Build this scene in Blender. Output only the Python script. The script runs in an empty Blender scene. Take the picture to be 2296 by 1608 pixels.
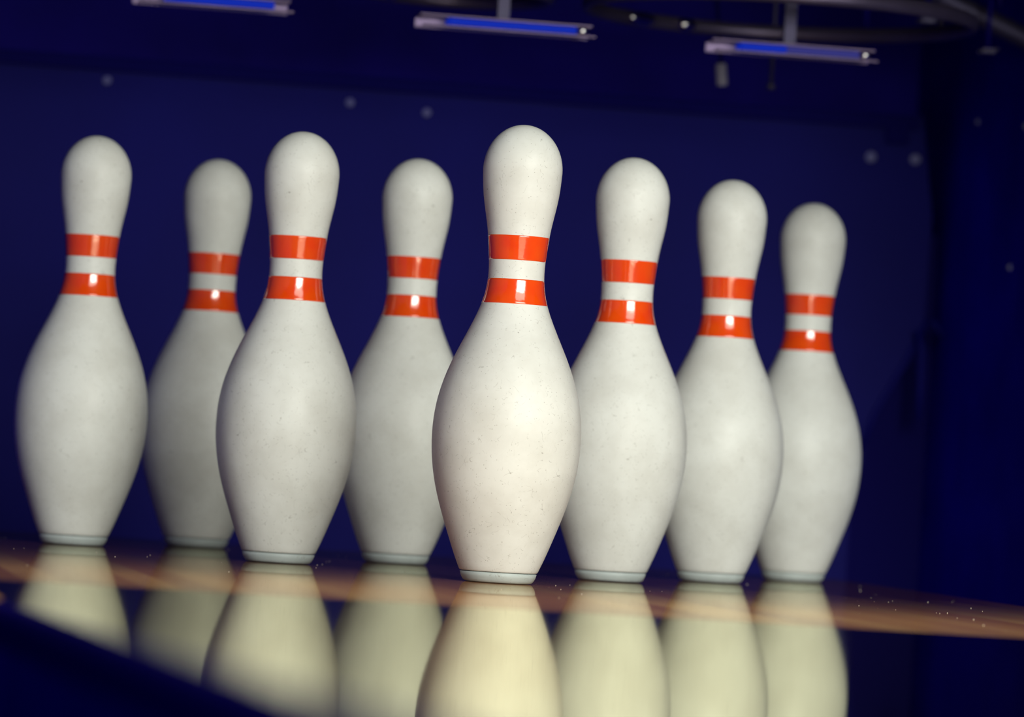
import bpy, bmesh, math, random
import numpy as np
from mathutils import Vector, Matrix

random.seed(4)
S = bpy.context.scene
COL = S.collection
PI = math.pi

# ------------------------------------------------------------------ helpers
def link(name, bm, mat, parent=None, smooth=False, loc=None):
    me = bpy.data.meshes.new(name)
    bmesh.ops.recalc_face_normals(bm, faces=bm.faces[:])
    bm.to_mesh(me); bm.free()
    if smooth:
        for p in me.polygons: p.use_smooth = True
    if mat: me.materials.append(mat)
    o = bpy.data.objects.new(name, me); COL.objects.link(o)
    if loc is not None: o.location = loc
    if parent: o.parent = parent
    return o

def thing(name, label, cat, loc=(0, 0, 0), group=None):
    o = bpy.data.objects.new(name, None); COL.objects.link(o)
    o.location = loc; o.empty_display_size = .02
    return tag(o, label, cat, group)

def tag(o, label, cat, group=None):
    o['label'] = label; o['category'] = cat
    if group: o['group'] = group
    return o

def struct(name, bm, mat, label=None, smooth=False):
    o = link(name, bm, mat, None, smooth); o['kind'] = 'structure'
    if label: o['label'] = label
    return o

def box(bm, a, b, bevel=0.0):
    r = bmesh.ops.create_cube(bm, size=1.0)
    vs = r['verts']
    a, b = Vector(a), Vector(b)
    for v in vs:
        v.co = Vector(((a[i] + b[i]) / 2 + v.co[i] * (b[i] - a[i])) for i in range(3))
    if bevel:
        es = list({e for v in vs for e in v.link_edges})
        bmesh.ops.bevel(bm, geom=es, offset=bevel, segments=3, profile=.5, affect='EDGES')

def tube(bm, pts, r, n=12):
    pts = [Vector(p) for p in pts]
    rings = []
    for i, p in enumerate(pts):
        d = (pts[min(i + 1, len(pts) - 1)] - pts[max(i - 1, 0)]).normalized()
        u = d.orthogonal().normalized() if i == 0 else (rings_u - d * rings_u.dot(d)).normalized()
        rings_u = u; w = d.cross(u)
        rr = r[i] if isinstance(r, (list, tuple)) else r
        rings.append([bm.verts.new(p + (u * math.cos(2 * PI * k / n) + w * math.sin(2 * PI * k / n)) * rr) for k in range(n)])
    for A, B in zip(rings, rings[1:]):
        for k in range(n):
            bm.faces.new((A[k], A[(k + 1) % n], B[(k + 1) % n], B[k]))
    bm.faces.new(rings[0][::-1]); bm.faces.new(rings[-1])

def lathe(bm, prof, n=96, caps=True):
    """prof: list of (r, z); closed around z, optionally capped at both ends"""
    rings = []
    for r, z in prof:
        if r < 1e-6: rings.append([bm.verts.new((0, 0, z))])
        else: rings.append([bm.verts.new((r * math.cos(2 * PI * k / n), r * math.sin(2 * PI * k / n), z)) for k in range(n)])
    for A, B in zip(rings, rings[1:]):
        for k in range(n):
            k2 = (k + 1) % n
            if len(A) == 1: bm.faces.new((A[0], B[k2], B[k]))
            elif len(B) == 1: bm.faces.new((A[k], A[k2], B[0]))
            else: bm.faces.new((A[k], A[k2], B[k2], B[k]))
    if caps:
        if len(rings[0]) > 1: bm.faces.new(rings[0][::-1])
        if len(rings[-1]) > 1: bm.faces.new(rings[-1])

def ring_solid(bm, prof, n=96):
    """closed cross-section swept around z"""
    rings = [[bm.verts.new((r * math.cos(2 * PI * k / n), r * math.sin(2 * PI * k / n), z)) for k in range(n)] for r, z in prof]
    m = len(rings)
    for i in range(m):
        A, B = rings[i], rings[(i + 1) % m]
        for k in range(n):
            k2 = (k + 1) % n
            bm.faces.new((A[k], A[k2], B[k2], B[k]))

def prism(bm, poly, y0, y1):
    """poly: list of (x, z) extruded along y"""
    a = [bm.verts.new((x, y0, z)) for x, z in poly]
    b = [bm.verts.new((x, y1, z)) for x, z in poly]
    bm.faces.new(a); bm.faces.new(b[::-1])
    for i in range(len(poly)):
        j = (i + 1) % len(poly)
        bm.faces.new((a[i], b[i], b[j], a[j]))

# ------------------------------------------------------------------ materials
def new_mat(name):
    m = bpy.data.materials.new(name); m.use_nodes = True
    nt = m.node_tree; nt.nodes.clear()
    out = nt.nodes.new('ShaderNodeOutputMaterial')
    return m, nt, out

def N(nt, t, **kw):
    n = nt.nodes.new(t)
    for k, v in kw.items():
        if k in n.inputs: n.inputs[k].default_value = v
        else: setattr(n, k, v)
    return n

def ramp(nt, stops, src):
    n = nt.nodes.new('ShaderNodeValToRGB')
    e = n.color_ramp.elements
    while len(e) < len(stops): e.new(.5)
    for el, (p, c) in zip(e, stops):
        el.position = p; el.color = (*c, 1) if len(c) == 3 else c
    nt.links.new(src, n.inputs[0])
    return n

def plain(name, col, rough=.5, metal=0, emit=None, es=0, noise=0.0, scale=20, spec=.5):
    m, nt, out = new_mat(name)
    p = N(nt, 'ShaderNodeBsdfPrincipled')
    p.inputs['Base Color'].default_value = (*col, 1)
    p.inputs['Roughness'].default_value = rough
    p.inputs['Metallic'].default_value = metal
    p.inputs['Specular IOR Level'].default_value = spec
    if emit:
        p.inputs['Emission Color'].default_value = (*emit, 1)
        p.inputs['Emission Strength'].default_value = es
    if noise:
        tc = N(nt, 'ShaderNodeTexCoord')
        nz = N(nt, 'ShaderNodeTexNoise', Scale=scale, Detail=4.0)
        nt.links.new(tc.outputs['Object'], nz.inputs['Vector'])
        r = ramp(nt, [(.3, tuple(c * (1 - noise) for c in col)), (.7, tuple(min(1, c * (1 + noise)) for c in col))], nz.outputs['Fac'])
        nt.links.new(r.outputs[0], p.inputs['Base Color'])
    nt.links.new(p.outputs[0], out.inputs[0])
    return m

def pin_white(name, base, stain, rough):
    m, nt, out = new_mat(name)
    L = nt.links
    tc = N(nt, 'ShaderNodeTexCoord')
    p = N(nt, 'ShaderNodeBsdfPrincipled', Roughness=rough)
    p.inputs['Specular IOR Level'].default_value = .22
    n1 = N(nt, 'ShaderNodeTexNoise', Scale=22.0, Detail=5.0, Roughness=.6)
    L.new(tc.outputs['Object'], n1.inputs['Vector'])
    r1 = ramp(nt, [(.35, stain), (.62, base)], n1.outputs['Fac'])
    # tiny dark nicks: only some voronoi cells carry one
    v = N(nt, 'ShaderNodeTexVoronoi', Scale=620.0, Randomness=1.0)
    mp = N(nt, 'ShaderNodeMapping'); mp.inputs['Scale'].default_value = (1, 1, .8)
    L.new(tc.outputs['Object'], mp.inputs[0]); L.new(mp.outputs[0], v.inputs['Vector'])
    dot = ramp(nt, [(.12, (1, 1, 1)), (.26, (0, 0, 0))], v.outputs['Distance'])
    sx = N(nt, 'ShaderNodeSeparateColor'); L.new(v.outputs['Color'], sx.inputs[0])
    pick = N(nt, 'ShaderNodeMath', operation='GREATER_THAN'); pick.inputs[1].default_value = .89
    L.new(sx.outputs[0], pick.inputs[0])
    mul = N(nt, 'ShaderNodeMath', operation='MULTIPLY')
    L.new(dot.outputs[0], mul.inputs[0]); L.new(pick.outputs[0], mul.inputs[1])
    # fine hair scratches: thin iso-lines of a stretched noise, masked into patches
    n2 = N(nt, 'ShaderNodeTexNoise', Scale=95.0, Detail=1.0, Distortion=.3)
    L.new(tc.outputs['Object'], n2.inputs['Vector'])
    line = ramp(nt, [(.4955, (0, 0, 0)), (.5, (1, 1, 1)), (.5045, (0, 0, 0))], n2.outputs['Fac'])
    n3 = N(nt, 'ShaderNodeTexNoise', Scale=260.0, Detail=1.0)
    L.new(tc.outputs['Object'], n3.inputs['Vector'])
    msk = ramp(nt, [(.50, (0, 0, 0)), (.62, (.75, .75, .75))], n3.outputs['Fac'])
    mul2 = N(nt, 'ShaderNodeMath', operation='MULTIPLY')
    L.new(line.outputs[0], mul2.inputs[0]); L.new(msk.outputs[0], mul2.inputs[1])
    mx = N(nt, 'ShaderNodeMath', operation='MAXIMUM')
    mulb = N(nt, 'ShaderNodeMath', operation='MULTIPLY'); mulb.inputs[1].default_value = .6
    L.new(mul.outputs[0], mulb.inputs[0])
    L.new(mulb.outputs[0], mx.inputs[0]); L.new(mul2.outputs[0], mx.inputs[1])
    mix = N(nt, 'ShaderNodeMix', data_type='RGBA')
    L.new(mx.outputs[0], mix.inputs[0]); L.new(r1.outputs[0], mix.inputs[6])
    mix.inputs[7].default_value = (.22, .2, .17, 1)
    L.new(mix.outputs[2], p.inputs['Base Color'])
    # dented, hand-worn coat
    n4 = N(nt, 'ShaderNodeTexNoise', Scale=55.0, Detail=3.0)
    L.new(tc.outputs['Object'], n4.inputs['Vector'])
    bp = N(nt, 'ShaderNodeBump', Strength=.10, Distance=.002)
    L.new(n4.outputs['Fac'], bp.inputs['Height'])
    L.new(bp.outputs[0], p.inputs['Normal'])
    L.new(p.outputs[0], out.inputs[0])
    return m

def stripe_orange():
    m, nt, out = new_mat('orange_stripe_paint')
    L = nt.links
    tc = N(nt, 'ShaderNodeTexCoord')
    p = N(nt, 'ShaderNodeBsdfPrincipled', Roughness=.16)
    p.inputs['Specular IOR Level'].default_value = .5
    p.inputs['Coat Weight'].default_value = 1.0
    p.inputs['Coat IOR'].default_value = 1.9
    p.inputs['Coat Roughness'].default_value = .07
    nz = N(nt, 'ShaderNodeTexNoise', Scale=60.0, Detail=4.0)
    L.new(tc.outputs['Object'], nz.inputs['Vector'])
    r = ramp(nt, [(.3, (.98, .066, .002)), (.7, (1.0, .10, .003))], nz.outputs['Fac'])
    L.new(r.outputs[0], p.inputs['Base Color'])
    n4 = N(nt, 'ShaderNodeTexNoise', Scale=110.0, Detail=3.0)
    L.new(tc.outputs['Object'], n4.inputs['Vector'])
    bp = N(nt, 'ShaderNodeBump', Strength=.09, Distance=.002)
    L.new(n4.outputs['Fac'], bp.inputs['Height'])
    L.new(bp.outputs[0], p.inputs['Normal']); L.new(bp.outputs[0], p.inputs['Coat Normal'])
    L.new(p.outputs[0], out.inputs[0])
    return m

def varnished(name, board_cols, tint, gloss, rough, dust, shade=None):
    """boards along y under a thick amber varnish: diffuse boards + tinted mirror coat, Fresnel weighted"""
    m, nt, out = new_mat(name)
    L = nt.links
    tc = N(nt, 'ShaderNodeTexCoord')
    sep = N(nt, 'ShaderNodeSeparateXYZ'); L.new(tc.outputs['Object'], sep.inputs[0])
    sc = N(nt, 'ShaderNodeMath', operation='MULTIPLY'); sc.inputs[1].default_value = 1 / .027
    L.new(sep.outputs[0], sc.inputs[0])
    fl = N(nt, 'ShaderNodeMath', operation='FLOOR'); L.new(sc.outputs[0], fl.inputs[0])
    wn = N(nt, 'ShaderNodeTexWhiteNoise', noise_dimensions='1D'); L.new(fl.outputs[0], wn.inputs['W'])
    mp = N(nt, 'ShaderNodeMapping'); mp.inputs['Scale'].default_value = (60, 2.0, 1)
    L.new(tc.outputs['Object'], mp.inputs[0])
    gr = N(nt, 'ShaderNodeTexNoise', Scale=3.0, Detail=6.0, Roughness=.65); L.new(mp.outputs[0], gr.inputs['Vector'])
    add = N(nt, 'ShaderNodeMath', operation='MULTIPLY_ADD'); add.inputs[1].default_value = .55
    L.new(wn.outputs[0], add.inputs[0])
    g2 = N(nt, 'ShaderNodeMath', operation='MULTIPLY'); g2.inputs[1].default_value = .45
    L.new(gr.outputs['Fac'], g2.inputs[0]); L.new(g2.outputs[0], add.inputs[2])
    col = ramp(nt, board_cols, add.outputs[0])
    if shade:                                   # shade beyond the lit strip painted into the boards, with a ragged change-over
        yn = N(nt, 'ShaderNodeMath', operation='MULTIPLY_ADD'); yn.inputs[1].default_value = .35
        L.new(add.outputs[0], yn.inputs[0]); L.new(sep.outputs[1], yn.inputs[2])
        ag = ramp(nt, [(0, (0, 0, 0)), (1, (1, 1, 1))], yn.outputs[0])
        mr = N(nt, 'ShaderNodeMapRange'); mr.inputs['From Min'].default_value = shade[0]; mr.inputs['From Max'].default_value = shade[1]
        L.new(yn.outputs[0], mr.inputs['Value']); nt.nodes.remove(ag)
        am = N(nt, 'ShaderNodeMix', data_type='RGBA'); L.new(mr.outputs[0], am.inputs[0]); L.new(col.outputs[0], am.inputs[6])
        am.inputs[7].default_value = (*shade[2], 1)
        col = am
    cs = col.outputs[2] if shade else col.outputs[0]
    dif = N(nt, 'ShaderNodeBsdfDiffuse')
    # dust specks lying in the varnish
    v = N(nt, 'ShaderNodeTexVoronoi', Scale=85.0)
    L.new(tc.outputs['Object'], v.inputs['Vector'])
    dt = ramp(nt, [(.05, (1, 1, 1)), (.085, (0, 0, 0))], v.outputs['Distance'])
    sx = N(nt, 'ShaderNodeSeparateColor'); L.new(v.outputs['Color'], sx.inputs[0])
    pk = N(nt, 'ShaderNodeMath', operation='GREATER_THAN'); pk.inputs[1].default_value = .80
    L.new(sx.outputs[0], pk.inputs[0])
    dm = N(nt, 'ShaderNodeMath', operation='MULTIPLY'); L.new(dt.outputs[0], dm.inputs[0]); L.new(pk.outputs[0], dm.inputs[1])
    dm2 = N(nt, 'ShaderNodeMath', operation='MULTIPLY'); dm2.inputs[1].default_value = dust; L.new(dm.outputs[0], dm2.inputs[0])
    mixc = N(nt, 'ShaderNodeMix', data_type='RGBA')
    L.new(dm2.outputs[0], mixc.inputs[0]); L.new(cs, mixc.inputs[6]); mixc.inputs[7].default_value = (.8, .78, .7, 1)
    L.new(mixc.outputs[2], dif.inputs['Color'])
    gl = N(nt, 'ShaderNodeBsdfGlossy', Roughness=rough)
    gl.inputs['Color'].default_value = (*tint, 1)
    # long fine ridges left by the lane machine and the boards
    n5 = N(nt, 'ShaderNodeTexNoise', Scale=2.2, Detail=5.0); L.new(mp.outputs[0], n5.inputs['Vector'])
    bp = N(nt, 'ShaderNodeBump', Strength=.02, Distance=.001)
    L.new(n5.outputs['Fac'], bp.inputs['Height']); L.new(bp.outputs[0], gl.inputs['Normal'])
    fr = N(nt, 'ShaderNodeFresnel', IOR=1.5)
    fm = N(nt, 'ShaderNodeMath', operation='MULTIPLY', use_clamp=True); fm.inputs[1].default_value = gloss
    L.new(fr.outputs[0], fm.inputs[0])
    inv = N(nt, 'ShaderNodeMath', operation='MULTIPLY_ADD'); inv.inputs[1].default_value = -dust; inv.inputs[2].default_value = 1
    L.new(dm.outputs[0], inv.inputs[0])
    fac = N(nt, 'ShaderNodeMath', operation='MULTIPLY'); L.new(fm.outputs[0], fac.inputs[0]); L.new(inv.outputs[0], fac.inputs[1])
    mix = N(nt, 'ShaderNodeMixShader')
    L.new(fac.outputs[0], mix.inputs[0]); L.new(dif.outputs[0], mix.inputs[1]); L.new(gl.outputs[0], mix.inputs[2])
    L.new(mix.outputs[0], out.inputs[0])
    return m

M_WHITE = pin_white('pin_white_coat', (.815, .83, .79), (.72, .725, .68), .40)
M_BASE = pin_white('pin_nylon_base', (.50, .56, .55), (.42, .47, .46), .45)
M_ORANGE = stripe_orange()
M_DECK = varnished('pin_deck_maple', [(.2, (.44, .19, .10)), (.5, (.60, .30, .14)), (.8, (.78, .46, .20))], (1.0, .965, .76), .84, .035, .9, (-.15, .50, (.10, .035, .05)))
M_LANE = varnished('dark_oiled_lane', [(.1, (.004, .003, .012)), (.5, (.006, .004, .016)), (.9, (.008, .006, .02))], (1.0, .985, .74), 1.22, .04, 0.0)
M_CURTAIN = plain('navy_curtain_vinyl', (.0062, .0052, .145), .6, noise=.15, scale=4, spec=.1)
M_DARK = plain('black_blue_paint', (.014, .006, .46), .7, noise=.2, scale=8, spec=.1)
M_RAIL = plain('navy_rail_plastic', (.03, .015, .6), .6, noise=.15, scale=6, spec=.1)
M_RUB = plain('black_rubber', (.013, .007, .25), .8, spec=.05)
M_BACK = plain('pit_wall_paint', (.014, .006, .30), .7, noise=.2, scale=8, spec=.08)
M_DUST = plain('pale_dust', (.6, .55, .5), .9)
M_BOLT = plain('bolt_zinc', (.36, .36, .58), .45, .2)
M_HOOP = plain('hoop_steel', (.17, .14, .23), .42, .7, noise=.15, scale=15)
M_HEM = plain('dark_hem', (.006, .004, .11), .7, spec=.05)
M_CHROME = plain('chrome', (.75, .73, .78), .18, 1.0)
M_STEEL = plain('dull_purple_steel', (.18, .135, .24), .42, .8, noise=.15, scale=15)
M_DULL = plain('dark_machine_steel', (.10, .09, .17), .5, .6, noise=.2, scale=12)
M_GLOW = plain('blue_glow', (.004, .01, .10), .5, spec=.05, emit=(.002, .018, .36), es=1.0)  # blue reflection on the machine bars, put in as emission
M_GLOW_DIM = plain('dim_blue_glow', (.03, .03, .12), .5, spec=.08, emit=(.02, .02, .15), es=1.0)  # weaker blue reflection on the third bar, put in as emission
M_GREY = plain('grey_plastic', (.35, .33, .42), .5)

# ------------------------------------------------------------------ setting
# x across the lane, y down the lane towards the pit, z up; the head pin stands at the origin
YJ = -.735
b = bmesh.new(); box(b, (-.468, -6, -.06), (.52, YJ, 0)); struct('floor', b, M_LANE, 'dark mirror-polished bowling lane in front of the pins')
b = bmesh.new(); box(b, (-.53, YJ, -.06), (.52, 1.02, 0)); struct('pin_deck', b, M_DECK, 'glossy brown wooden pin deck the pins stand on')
# gutters
for nm, x0, x1 in (('trim_1', -.80, -.535), ('trim_2', .52, .74)):
    b = bmesh.new(); n = 12
    top = [(x0 + (x1 - x0) * (i / n), -.012 - .045 * math.sin(PI * i / n) ** .6) for i in range(n + 1)]
    prism(b, top + [(x1, -.075), (x0, -.075)], -6, 1.02)
    struct(nm, b, M_RUB, 'dark gutter beside the ' + ('left' if x0 < 0 else 'right') + ' edge of the lane', False)
b = bmesh.new(); box(b, (-.85, 1.02, -.30), (.80, 1.75, -.26)); struct('floor.001', b, M_DARK, 'floor of the pit behind the pin deck')
b = bmesh.new(); box(b, (-.85, 1.70, -.26), (1.2, 1.75, .68)); struct('wall_back', b, M_BACK, 'dark back wall of the pit')
b = bmesh.new(); box(b, (.745, .55, -.26), (.79, 1.70, .68)); wr = struct('wall_right', b, M_DARK, 'dark kickback wall right of the pin deck')
b = bmesh.new(); box(b, (-.85, -.9, -.26), (-.80, 1.70, .68)); struct('wall_left', b, M_DARK, 'dark kickback wall left of the pin deck')
b = bmesh.new(); box(b, (-.85, -.27, .68), (1.2, 1.75, .72)); struct('ceiling', b, M_DULL, 'dark steel underside above the pins')

b = bmesh.new(); box(b, (-.85, -.30, .635), (1.2, -.27, .72)); struct('shade_panel', b, M_BACK, 'unseen dark masking panel, added in front of the pin machine to shade the pins')  # unseen header, added to keep high light off the back pins

b = bmesh.new(); box(b, (.60, 1.56, -.26), (.745, 1.60, .40)); struct('gap_panel', b, M_HEM, 'added dark panel behind the lower right edge of the curtain')  # added panel, covers the lit back wall to keep the gap dark

def bolt_bm(r):
    b = bmesh.new()
    lathe(b, [(r * 1.5, 0), (r * 1.5, r * .25), (r, r * .3), (r * .9, r * .8), (r * .5, r * 1.1), (0, r * 1.2)], 20)
    return b
for y, z in ((1.40, .525), (1.19, .507), (1.22, .352)):
    o = link('bolt', bolt_bm(.0028), M_BOLT, wr, True, (.745, y, z)); o.rotation_euler = (0, -PI / 2, 0)

# ------------------------------------------------------------------ pit curtain
cur = thing('pit_curtain', 'navy blue pit curtain hanging behind all the pins', 'curtain', (0, 1.5, 0))
b = bmesh.new()
prism(b, [(-.80, -.25), (.645, -.25), (.645, .07), (.667, .184), (.72, .296), (.722, .42), (.704, .535), (-.80, .528)], 0, .02)
link('curtain_sheet', b, M_CURTAIN, cur)
b = bmesh.new(); box(b, (-.80, -.006, .518), (.70, 0.0, .534), .002); link('top_hem', b, M_HEM, cur)
b = bmesh.new(); box(b, (.660, -.006, .500), (.688, 0, .522), .003); link('patch', b, M_HEM, cur)
for x, z, r in ((-.245, .507, .0030), (.033, .502, .0030), (.122, .497, .0030), (.645, .483, .0040), (.698, .484, .0040)):
    o = link('bolt', bolt_bm(r), M_BOLT, cur, True, (x, 0, z)); o.rotation_euler = (PI / 2, 0, 0)
b = bmesh.new(); tube(b, [(.724, 0, .298), (.70, -.004, .247), (.667, -.004, .186), (.652, -.004, .14)], .0035)
link('edge_cord', b, M_CURTAIN, cur, True)
b = bmesh.new(); tube(b, [(.708, -.01, .285), (.7135, -.012, .265), (.7150, -.012, .220), (.7145, -.012, .180)], [.003, .0045, .0045, .004])
tube(b, [(.7245, -.012, .298), (.7385, -.012, .277)], .003)
link('strap', b, M_CURTAIN, cur, True, (0, -.010, 0))

# ------------------------------------------------------------------ pin machine above
def glow_bar(x0, x1, z, dim_end, cap, label):
    t = thing('glow_bar', label, 'glowing bar', ((x0 + x1) / 2, .86, z), 'metal bars with added blue glow under the pin machine')
    w = (x1 - x0) / 2; d = .018
    b = bmesh.new(); box(b, (-w, -d, .0035), (w, d, .0062), .001); box(b, (-w, d - .003, -.006), (w, d, .0035)); link('housing', b, M_STEEL, t)
    b = bmesh.new(); box(b, (-w + .004, -d, -.0068), (w + .004, -d + .008, -.0042), .001); link('lower_rail', b, M_STEEL, t)
    xa, xb = -w + .031, w - .016
    xm = xa + (xb - xa) * .38 if dim_end else xb
    b = bmesh.new(); box(b, (xa, -d + .002, -.0042), (xm, d - .003, .0035), .001); link('lens', b, M_GLOW, t)  # strip that carries the blue reflection as its own glow
    if dim_end:
        b = bmesh.new(); box(b, (xm, -d + .002, -.0042), (xb, d - .003, .0035), .001); o = link('lens', b, M_GLOW_DIM, t); o['label'] = 'paler end of the added glow'
    if cap:
        b = bmesh.new(); bmesh.ops.create_uvsphere(b, u_segments=24, v_segments=12, radius=.0058)
        for v in b.verts: v.co.x *= 1.25
        link('end_cap', b, M_CHROME, t, True, (w - .010, -d + .004, 0))
    # hanger up to the machine bed
    b = bmesh.new(); box(b, (-.006, d - .012, .0062), (.006, d - .002, .68 - z)); link('hanger', b, M_DULL, t)
    return t
glow_bar(-.268, -.112, .5445, False, False, 'metal bar with added blue glow, left above the pins, cut by the top edge')
glow_bar(.019, .196, .5425, False, True, 'metal bar with bright added blue glow above the frontmost pin, whole in view')
glow_bar(.320, .490, .5395, True, True, 'metal bar with added blue glow and paler end, rightmost of the three')

def hoop(x, y, z, r, clips, label):
    t = thing('hoop', label, 'machine hoop', (x, y, z), 'round hoops of the pin machine')
    b = bmesh.new()
    ring_solid(b, [(r - .003, -.007), (r + .001, -.008), (r + .004, -.005), (r + .004, .006), (r + .001, .008), (r - .003, .007)], 72)
    link('ring', b, M_HOOP, t, True)
    for a, s in clips:
        b = bmesh.new(); bmesh.ops.create_uvsphere(b, u_segments=20, v_segments=12, radius=.0072)
        for v in b.verts: v.co.x *= 1.2 * s
        o = link('clip', b, M_CHROME, t, True, ((r - .007) * math.cos(a), (r - .007) * math.sin(a), 0)); o.rotation_euler = (.5, 0, a - PI / 2)
    for a in (.35, PI - .5, -1.2):
        b = bmesh.new(); tube(b, [(r * math.cos(a), r * math.sin(a), 0), (r * math.cos(a), r * math.sin(a), .68 - z)], .003, 8)
        link('rod', b, M_DULL, t, True)
    return t
hoop(.40, .90, .580, .20, ((1.897, 1.3), (2.21, 2.4)), 'grey steel hoop of the pin machine above the rightmost glowing bar')
hoop(.075, 1.0, .588, .10, ((2.24, 1.3),), 'steel hoop at the top edge above the middle glowing bar, mostly cut off')

t = thing('roller', 'small grey upright roller hanging below the rightmost glowing bar', 'machine part', (.384, 1.1, .519))
t.rotation_euler = (0, -.12, 0)
b = bmesh.new(); lathe(b, [(.0055, 0), (.0062, .003), (.0062, .021), (.005, .024)], 24); link('drum', b, M_GREY, t, True)
b = bmesh.new(); lathe(b, [(.0025, .0242), (.0025, .155)], 16); link('stem', b, M_HEM, t, True)
b = bmesh.new(); tube(b, [(.4375, 1.1, .522), (.4375, 1.1, .68)], .0022, 10); lathe(b, [(.0045, 0), (.0045, .006)], 16)
for v in b.verts[-32:]: v.co += Vector((.4375, 1.1, .519))
tag(link('rod', b, M_DULL, None, True), 'thin dark rod with a small foot, right of the grey roller', 'machine part')
for (x, z, lab) in ((.538, .584, 'small dull metal knuckle right of the steel hoop'), (.605, .606, 'metal knuckle near the top right, the highest one'), (.674, .578, 'faint metal knuckle low beside the slanting arm')):
    t = thing('knuckle', lab, 'machine part', (x, 1.1, z), 'metal knuckles of the pin machine')
    b = bmesh.new(); box(b, (-.008, -.006, -.003), (.008, .006, .003), .0012); tube(b, [(-.011, 0, -.002), (.012, 0, .003)], .002, 10); link('joint', b, M_DULL, t)
    b = bmesh.new(); tube(b, [(0, 0, .002), (0, 0, .68 - z)], .0025, 8); link('stem', b, M_RUB, t, True)
b = bmesh.new(); tube(b, [(.56, 1.15, .676), (.637, 1.15, .635), (.728, 1.15, .60), (.745, 1.15, .594)], .012, 16)
tag(link('slanting_arm', b, M_DULL, None, True), 'dark slanting machine arm crossing the top right corner', 'machine part')
b = bmesh.new(); tube(b, [(.685, 1.1, .627), (.685, 1.1, .68)], .0022, 10)
tag(link('peg', b, M_CHROME, None, True), 'thin bright peg at the top edge, far right', 'machine part')

# ------------------------------------------------------------------ gutter rail, near left
rail = thing('bumper_rail', 'dark navy bumper rail along the lane, out of focus at bottom left', 'rail', (-.47, -2.45, -.01))
y0, y1 = -1.55, 1.42
def railz(y): return .011 + .0196 * (1.25 - y)      # climbs gently towards the bowler
def rail_prof(pts, mat, nm):
    b = bmesh.new(); rows = []
    for i in range(13):
        y = y0 + (y1 - y0) * i / 12; zt = railz(y)
        rows.append([b.verts.new((x, y, (zt + dz) if dz > -.9 else -.05)) for x, dz in pts])
    for A, B in zip(rows, rows[1:]):
        for k in range(len(pts)):
            k2 = (k + 1) % len(pts); b.faces.new((A[k], A[k2], B[k2], B[k]))
    b.faces.new(rows[0]); b.faces.new(rows[-1][::-1])
    return link(nm, b, mat, rail)
rail_prof([(-.014, -.016), (-.014, -1), (-.006, -1), (-.006, -.016)], M_RAIL, 'side_panel')
rail_prof([(-.018, -.019), (-.004, -.019), (0.001, -.013), (0.001, -.004), (-.002, 0), (-.014, 0), (-.018, -.004)], M_RUB, 'top_rail')

# ------------------------------------------------------------------ dust on the pin deck
b = bmesh.new()
for i in range(110):
    v = Vector((random.uniform(-.42, .5), random.uniform(-.55, .75), .0002))
    rr = random.uniform(.00018, .0005)
    bmesh.ops.create_icosphere(b, subdivisions=1, radius=rr, matrix=Matrix.Translation(v))
d = tag(link('dust', b, M_DUST, None, True), 'tiny pale dust specks scattered on the glossy pin deck', 'dust'); d['kind'] = 'stuff'

# ------------------------------------------------------------------ bowling pins
INCH = .0254
SPEC = [(2.828, .75), (3.35, 1.45), (3.906, 2.25), (4.510, 3.375), (4.766, 4.5), (4.563, 5.875), (3.703, 7.25), (2.472, 8.625),
        (1.965, 9.375), (1.797, 10.0), (1.870, 10.875), (2.094, 11.75), (2.406, 12.625), (2.547, 13.5)]
KW = 1.022
def spline(xs, ys):
    n = len(xs); h = np.diff(xs)
    A = np.eye(n); B = np.zeros(n)
    for i in range(1, n - 1):
        A[i, i - 1] = h[i - 1]; A[i, i] = 2 * (h[i - 1] + h[i]); A[i, i + 1] = h[i]
        B[i] = 6 * ((ys[i + 1] - ys[i]) / h[i] - (ys[i] - ys[i - 1]) / h[i - 1])
    m = np.linalg.solve(A, B)
    def f(x):
        i = int(min(max(np.searchsorted(xs, x) - 1, 0), n - 2)); t0 = xs[i + 1] - x; t1 = x - xs[i]
        return (m[i] * t0 ** 3 + m[i + 1] * t1 ** 3) / (6 * h[i]) + (ys[i] / h[i] - m[i] * h[i] / 6) * t0 + (ys[i + 1] / h[i] - m[i + 1] * h[i] / 6) * t1
    return f
zs = np.array([.36] + [h for d, h in SPEC]) * INCH
rs = np.array([2.50] + [d for d, h in SPEC]) * INCH / 2 * KW
sp = spline(zs, rs)
ZR = .0088                                   # top of the nylon base ring
ZT = 13.5 * INCH; RT = sp(ZT); HT = 15 * INCH
def pin_r(z):
    if z <= ZT: return float(sp(z))
    t = (z - ZT) / (HT - ZT); return float(RT * math.sqrt(max(0, 1 - t ** 2.0)))
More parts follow.
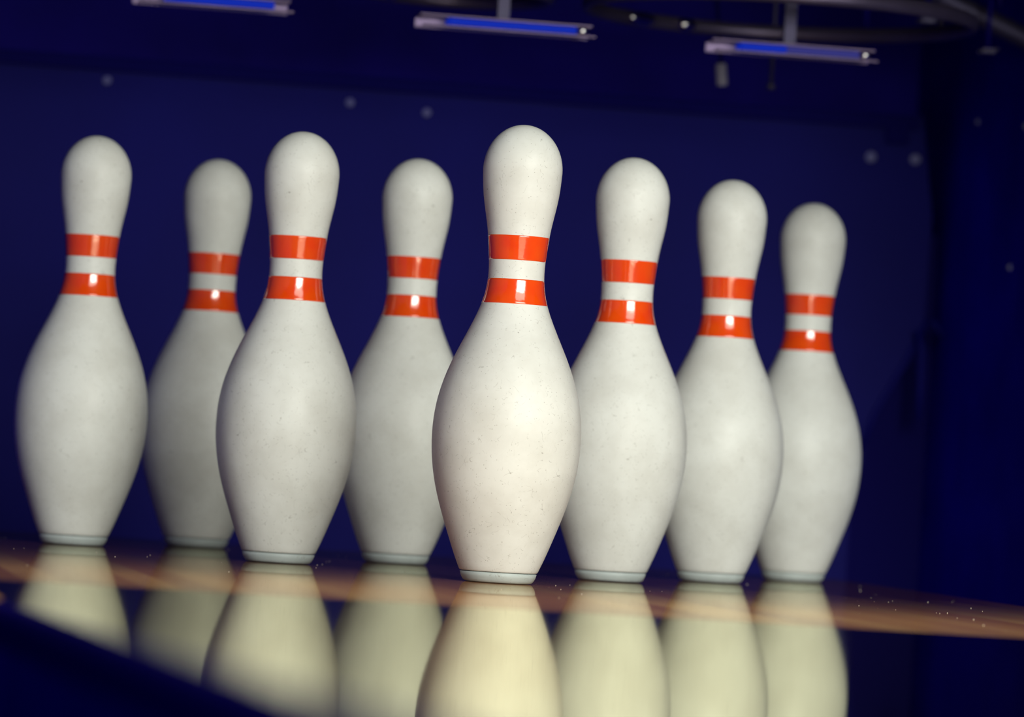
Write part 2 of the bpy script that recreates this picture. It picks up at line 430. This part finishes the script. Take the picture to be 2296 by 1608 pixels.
def make_pin():
    t = thing('bowling_pin', '', 'bowling pin', (0, 0, 0), 'bowling pins')
    prof = [(.022, ZR + .0001), (pin_r(ZR) - .0014, ZR + .0001), (pin_r(ZR) - .0001, ZR + .0004)]
    prof += [(pin_r(z), z) for z in np.linspace(ZR + .0014, ZT, 90)]
    prof += [(RT * math.cos(a), ZT + (HT - ZT) * math.sin(a)) for a in np.linspace(0, PI / 2, 26)[1:-1]] + [(0, HT)]
    b = bmesh.new(); lathe(b, prof, 112); link('body', b, M_WHITE, t, True)
    rb = pin_r(ZR)
    bp = [(.020, 0), (.0262, 0), (.0276, .0003), (.0288, .0011), (.0298, .0024), (rb - .0012, .0048), (rb - .0003, ZR - .0007), (rb - .0012, ZR - .0003), (.020, ZR - .0003)]
    b = bmesh.new(); lathe(b, bp, 112); link('base_ring', b, M_BASE, t, True)
    for z0, z1 in ((10.53, 11.33), (9.10, 9.91)):
        z0 *= INCH; z1 *= INCH
        zz = np.linspace(z0, z1, 20); e = .00013
        b = bmesh.new()
        ring_solid(b, [(pin_r(z) + e * (0.2 if i in (0, 19) else 1), z) for i, z in enumerate(zz)] + [(pin_r(z) - .0006, z) for z in zz[::-1]], 112)
        link('neck_stripe', b, M_ORANGE, t, True)
    return t
PINS = [
    (0.0, 0.0, 'frontmost bowling pin, white with orange neck stripes, tallest in view'),
    (-.1534, .2756, 'sharp bright white bowling pin directly left of the frontmost pin'),
    (.1499, .3051, 'white bowling pin directly right of the frontmost pin'),
    (-.3169, .5346, 'grey-shaded bowling pin furthest left, fully in view'),
    (-.0142, .5340, 'blurred bowling pin in the gap between the two foremost pins'),
    (.2846, .5153, 'bright white bowling pin, second from the right end'),
    (-.1813, .7593, 'darkest bowling pin, blurred, behind the two left pins'),
    (.4241, .7868, 'smallest bowling pin, at the far right end'),
]
pin0 = make_pin()
parts = list(pin0.children)
for i, (x, y, lab) in enumerate(PINS):
    if i == 0: o = pin0
    else:
        o = pin0.copy(); COL.objects.link(o)
        for ch in parts:
            c = ch.copy(); COL.objects.link(c); c.parent = o
    o.location = (x, y, 0.0003); o.rotation_euler = (0, 0, i * .83); o['label'] = lab

# ------------------------------------------------------------------ lights
def area(name, loc, target, sx, sy, power, col, spread=180):
    l = bpy.data.lights.new(name, 'AREA'); l.shape = 'RECTANGLE'; l.size = sx; l.size_y = sy
    l.energy = power; l.color = col; l.spread = math.radians(spread)
    o = bpy.data.objects.new(name, l); COL.objects.link(o); o.location = loc
    o.rotation_euler = (Vector(target) - Vector(loc)).to_track_quat('-Z', 'Y').to_euler()
    return o
area('hall_light', (.95, -4.9, 1.87), (.05, 0, 1.6), 3.2, 3.6, 92, (.995, 1.0, .90))
area('pin_light', (.62, -2.3, .80), (.27, .25, .27), 1.5, 1.0, 7.3, (.99, 1.0, .90), 58)
area('deck_fill', (0, -.50, .78), (0, -.50, 0), 1.0, .06, 1.3, (1.0, .88, .60), 80)  # unseen lamp added to brighten the front strip of the deck
area('blue_pit_fill', (.1, 1.28, .665), (.1, 1.5, .1), 1.0, .15, .30, (.16, .14, 1.0), 110)  # unseen fill added to lift the curtain and pit to navy
W = bpy.data.worlds.new('dim_blue_hall'); S.world = W; W.use_nodes = True
bg = W.node_tree.nodes['Background']; bg.inputs[0].default_value = (.06, .05, .9, 1); bg.inputs[1].default_value = .05

# ------------------------------------------------------------------ camera
r, p, phi, F = math.radians(3.5126), math.radians(1.3435), math.radians(9.0), 10772
X0 = Vector((1, 0, 0)); U0 = Vector((0, -math.sin(p), math.cos(p))); F0 = Vector((0, math.cos(p), math.sin(p)))
RX = X0 * math.cos(r) + U0 * math.sin(r); UP = U0 * math.cos(r) - X0 * math.sin(r)
rot = Matrix(((math.cos(phi), math.sin(phi), 0), (-math.sin(phi), math.cos(phi), 0), (0, 0, 1)))
RX, UP, FW = rot @ RX, rot @ UP, rot @ F0
cam = bpy.data.cameras.new('camera'); co = bpy.data.objects.new('camera', cam); COL.objects.link(co)
m = Matrix((RX, UP, -FW)).transposed().to_4x4(); m.translation = Vector((-.62388, -3.94285, .093))
co.matrix_world = m
cam.sensor_fit = 'HORIZONTAL'; cam.sensor_width = 36; cam.lens = F / 2296 * 36
cam.clip_start = .05; cam.clip_end = 60
cam.dof.use_dof = True; cam.dof.focus_distance = 3.98; cam.dof.aperture_fstop = 6.3
S.camera = co

vs = S.view_settings
S.display_settings.display_device = 'sRGB'
vs.view_transform = 'Standard'; vs.look = 'None'; vs.exposure = 0; vs.gamma = 1; vs.use_curve_mapping = False
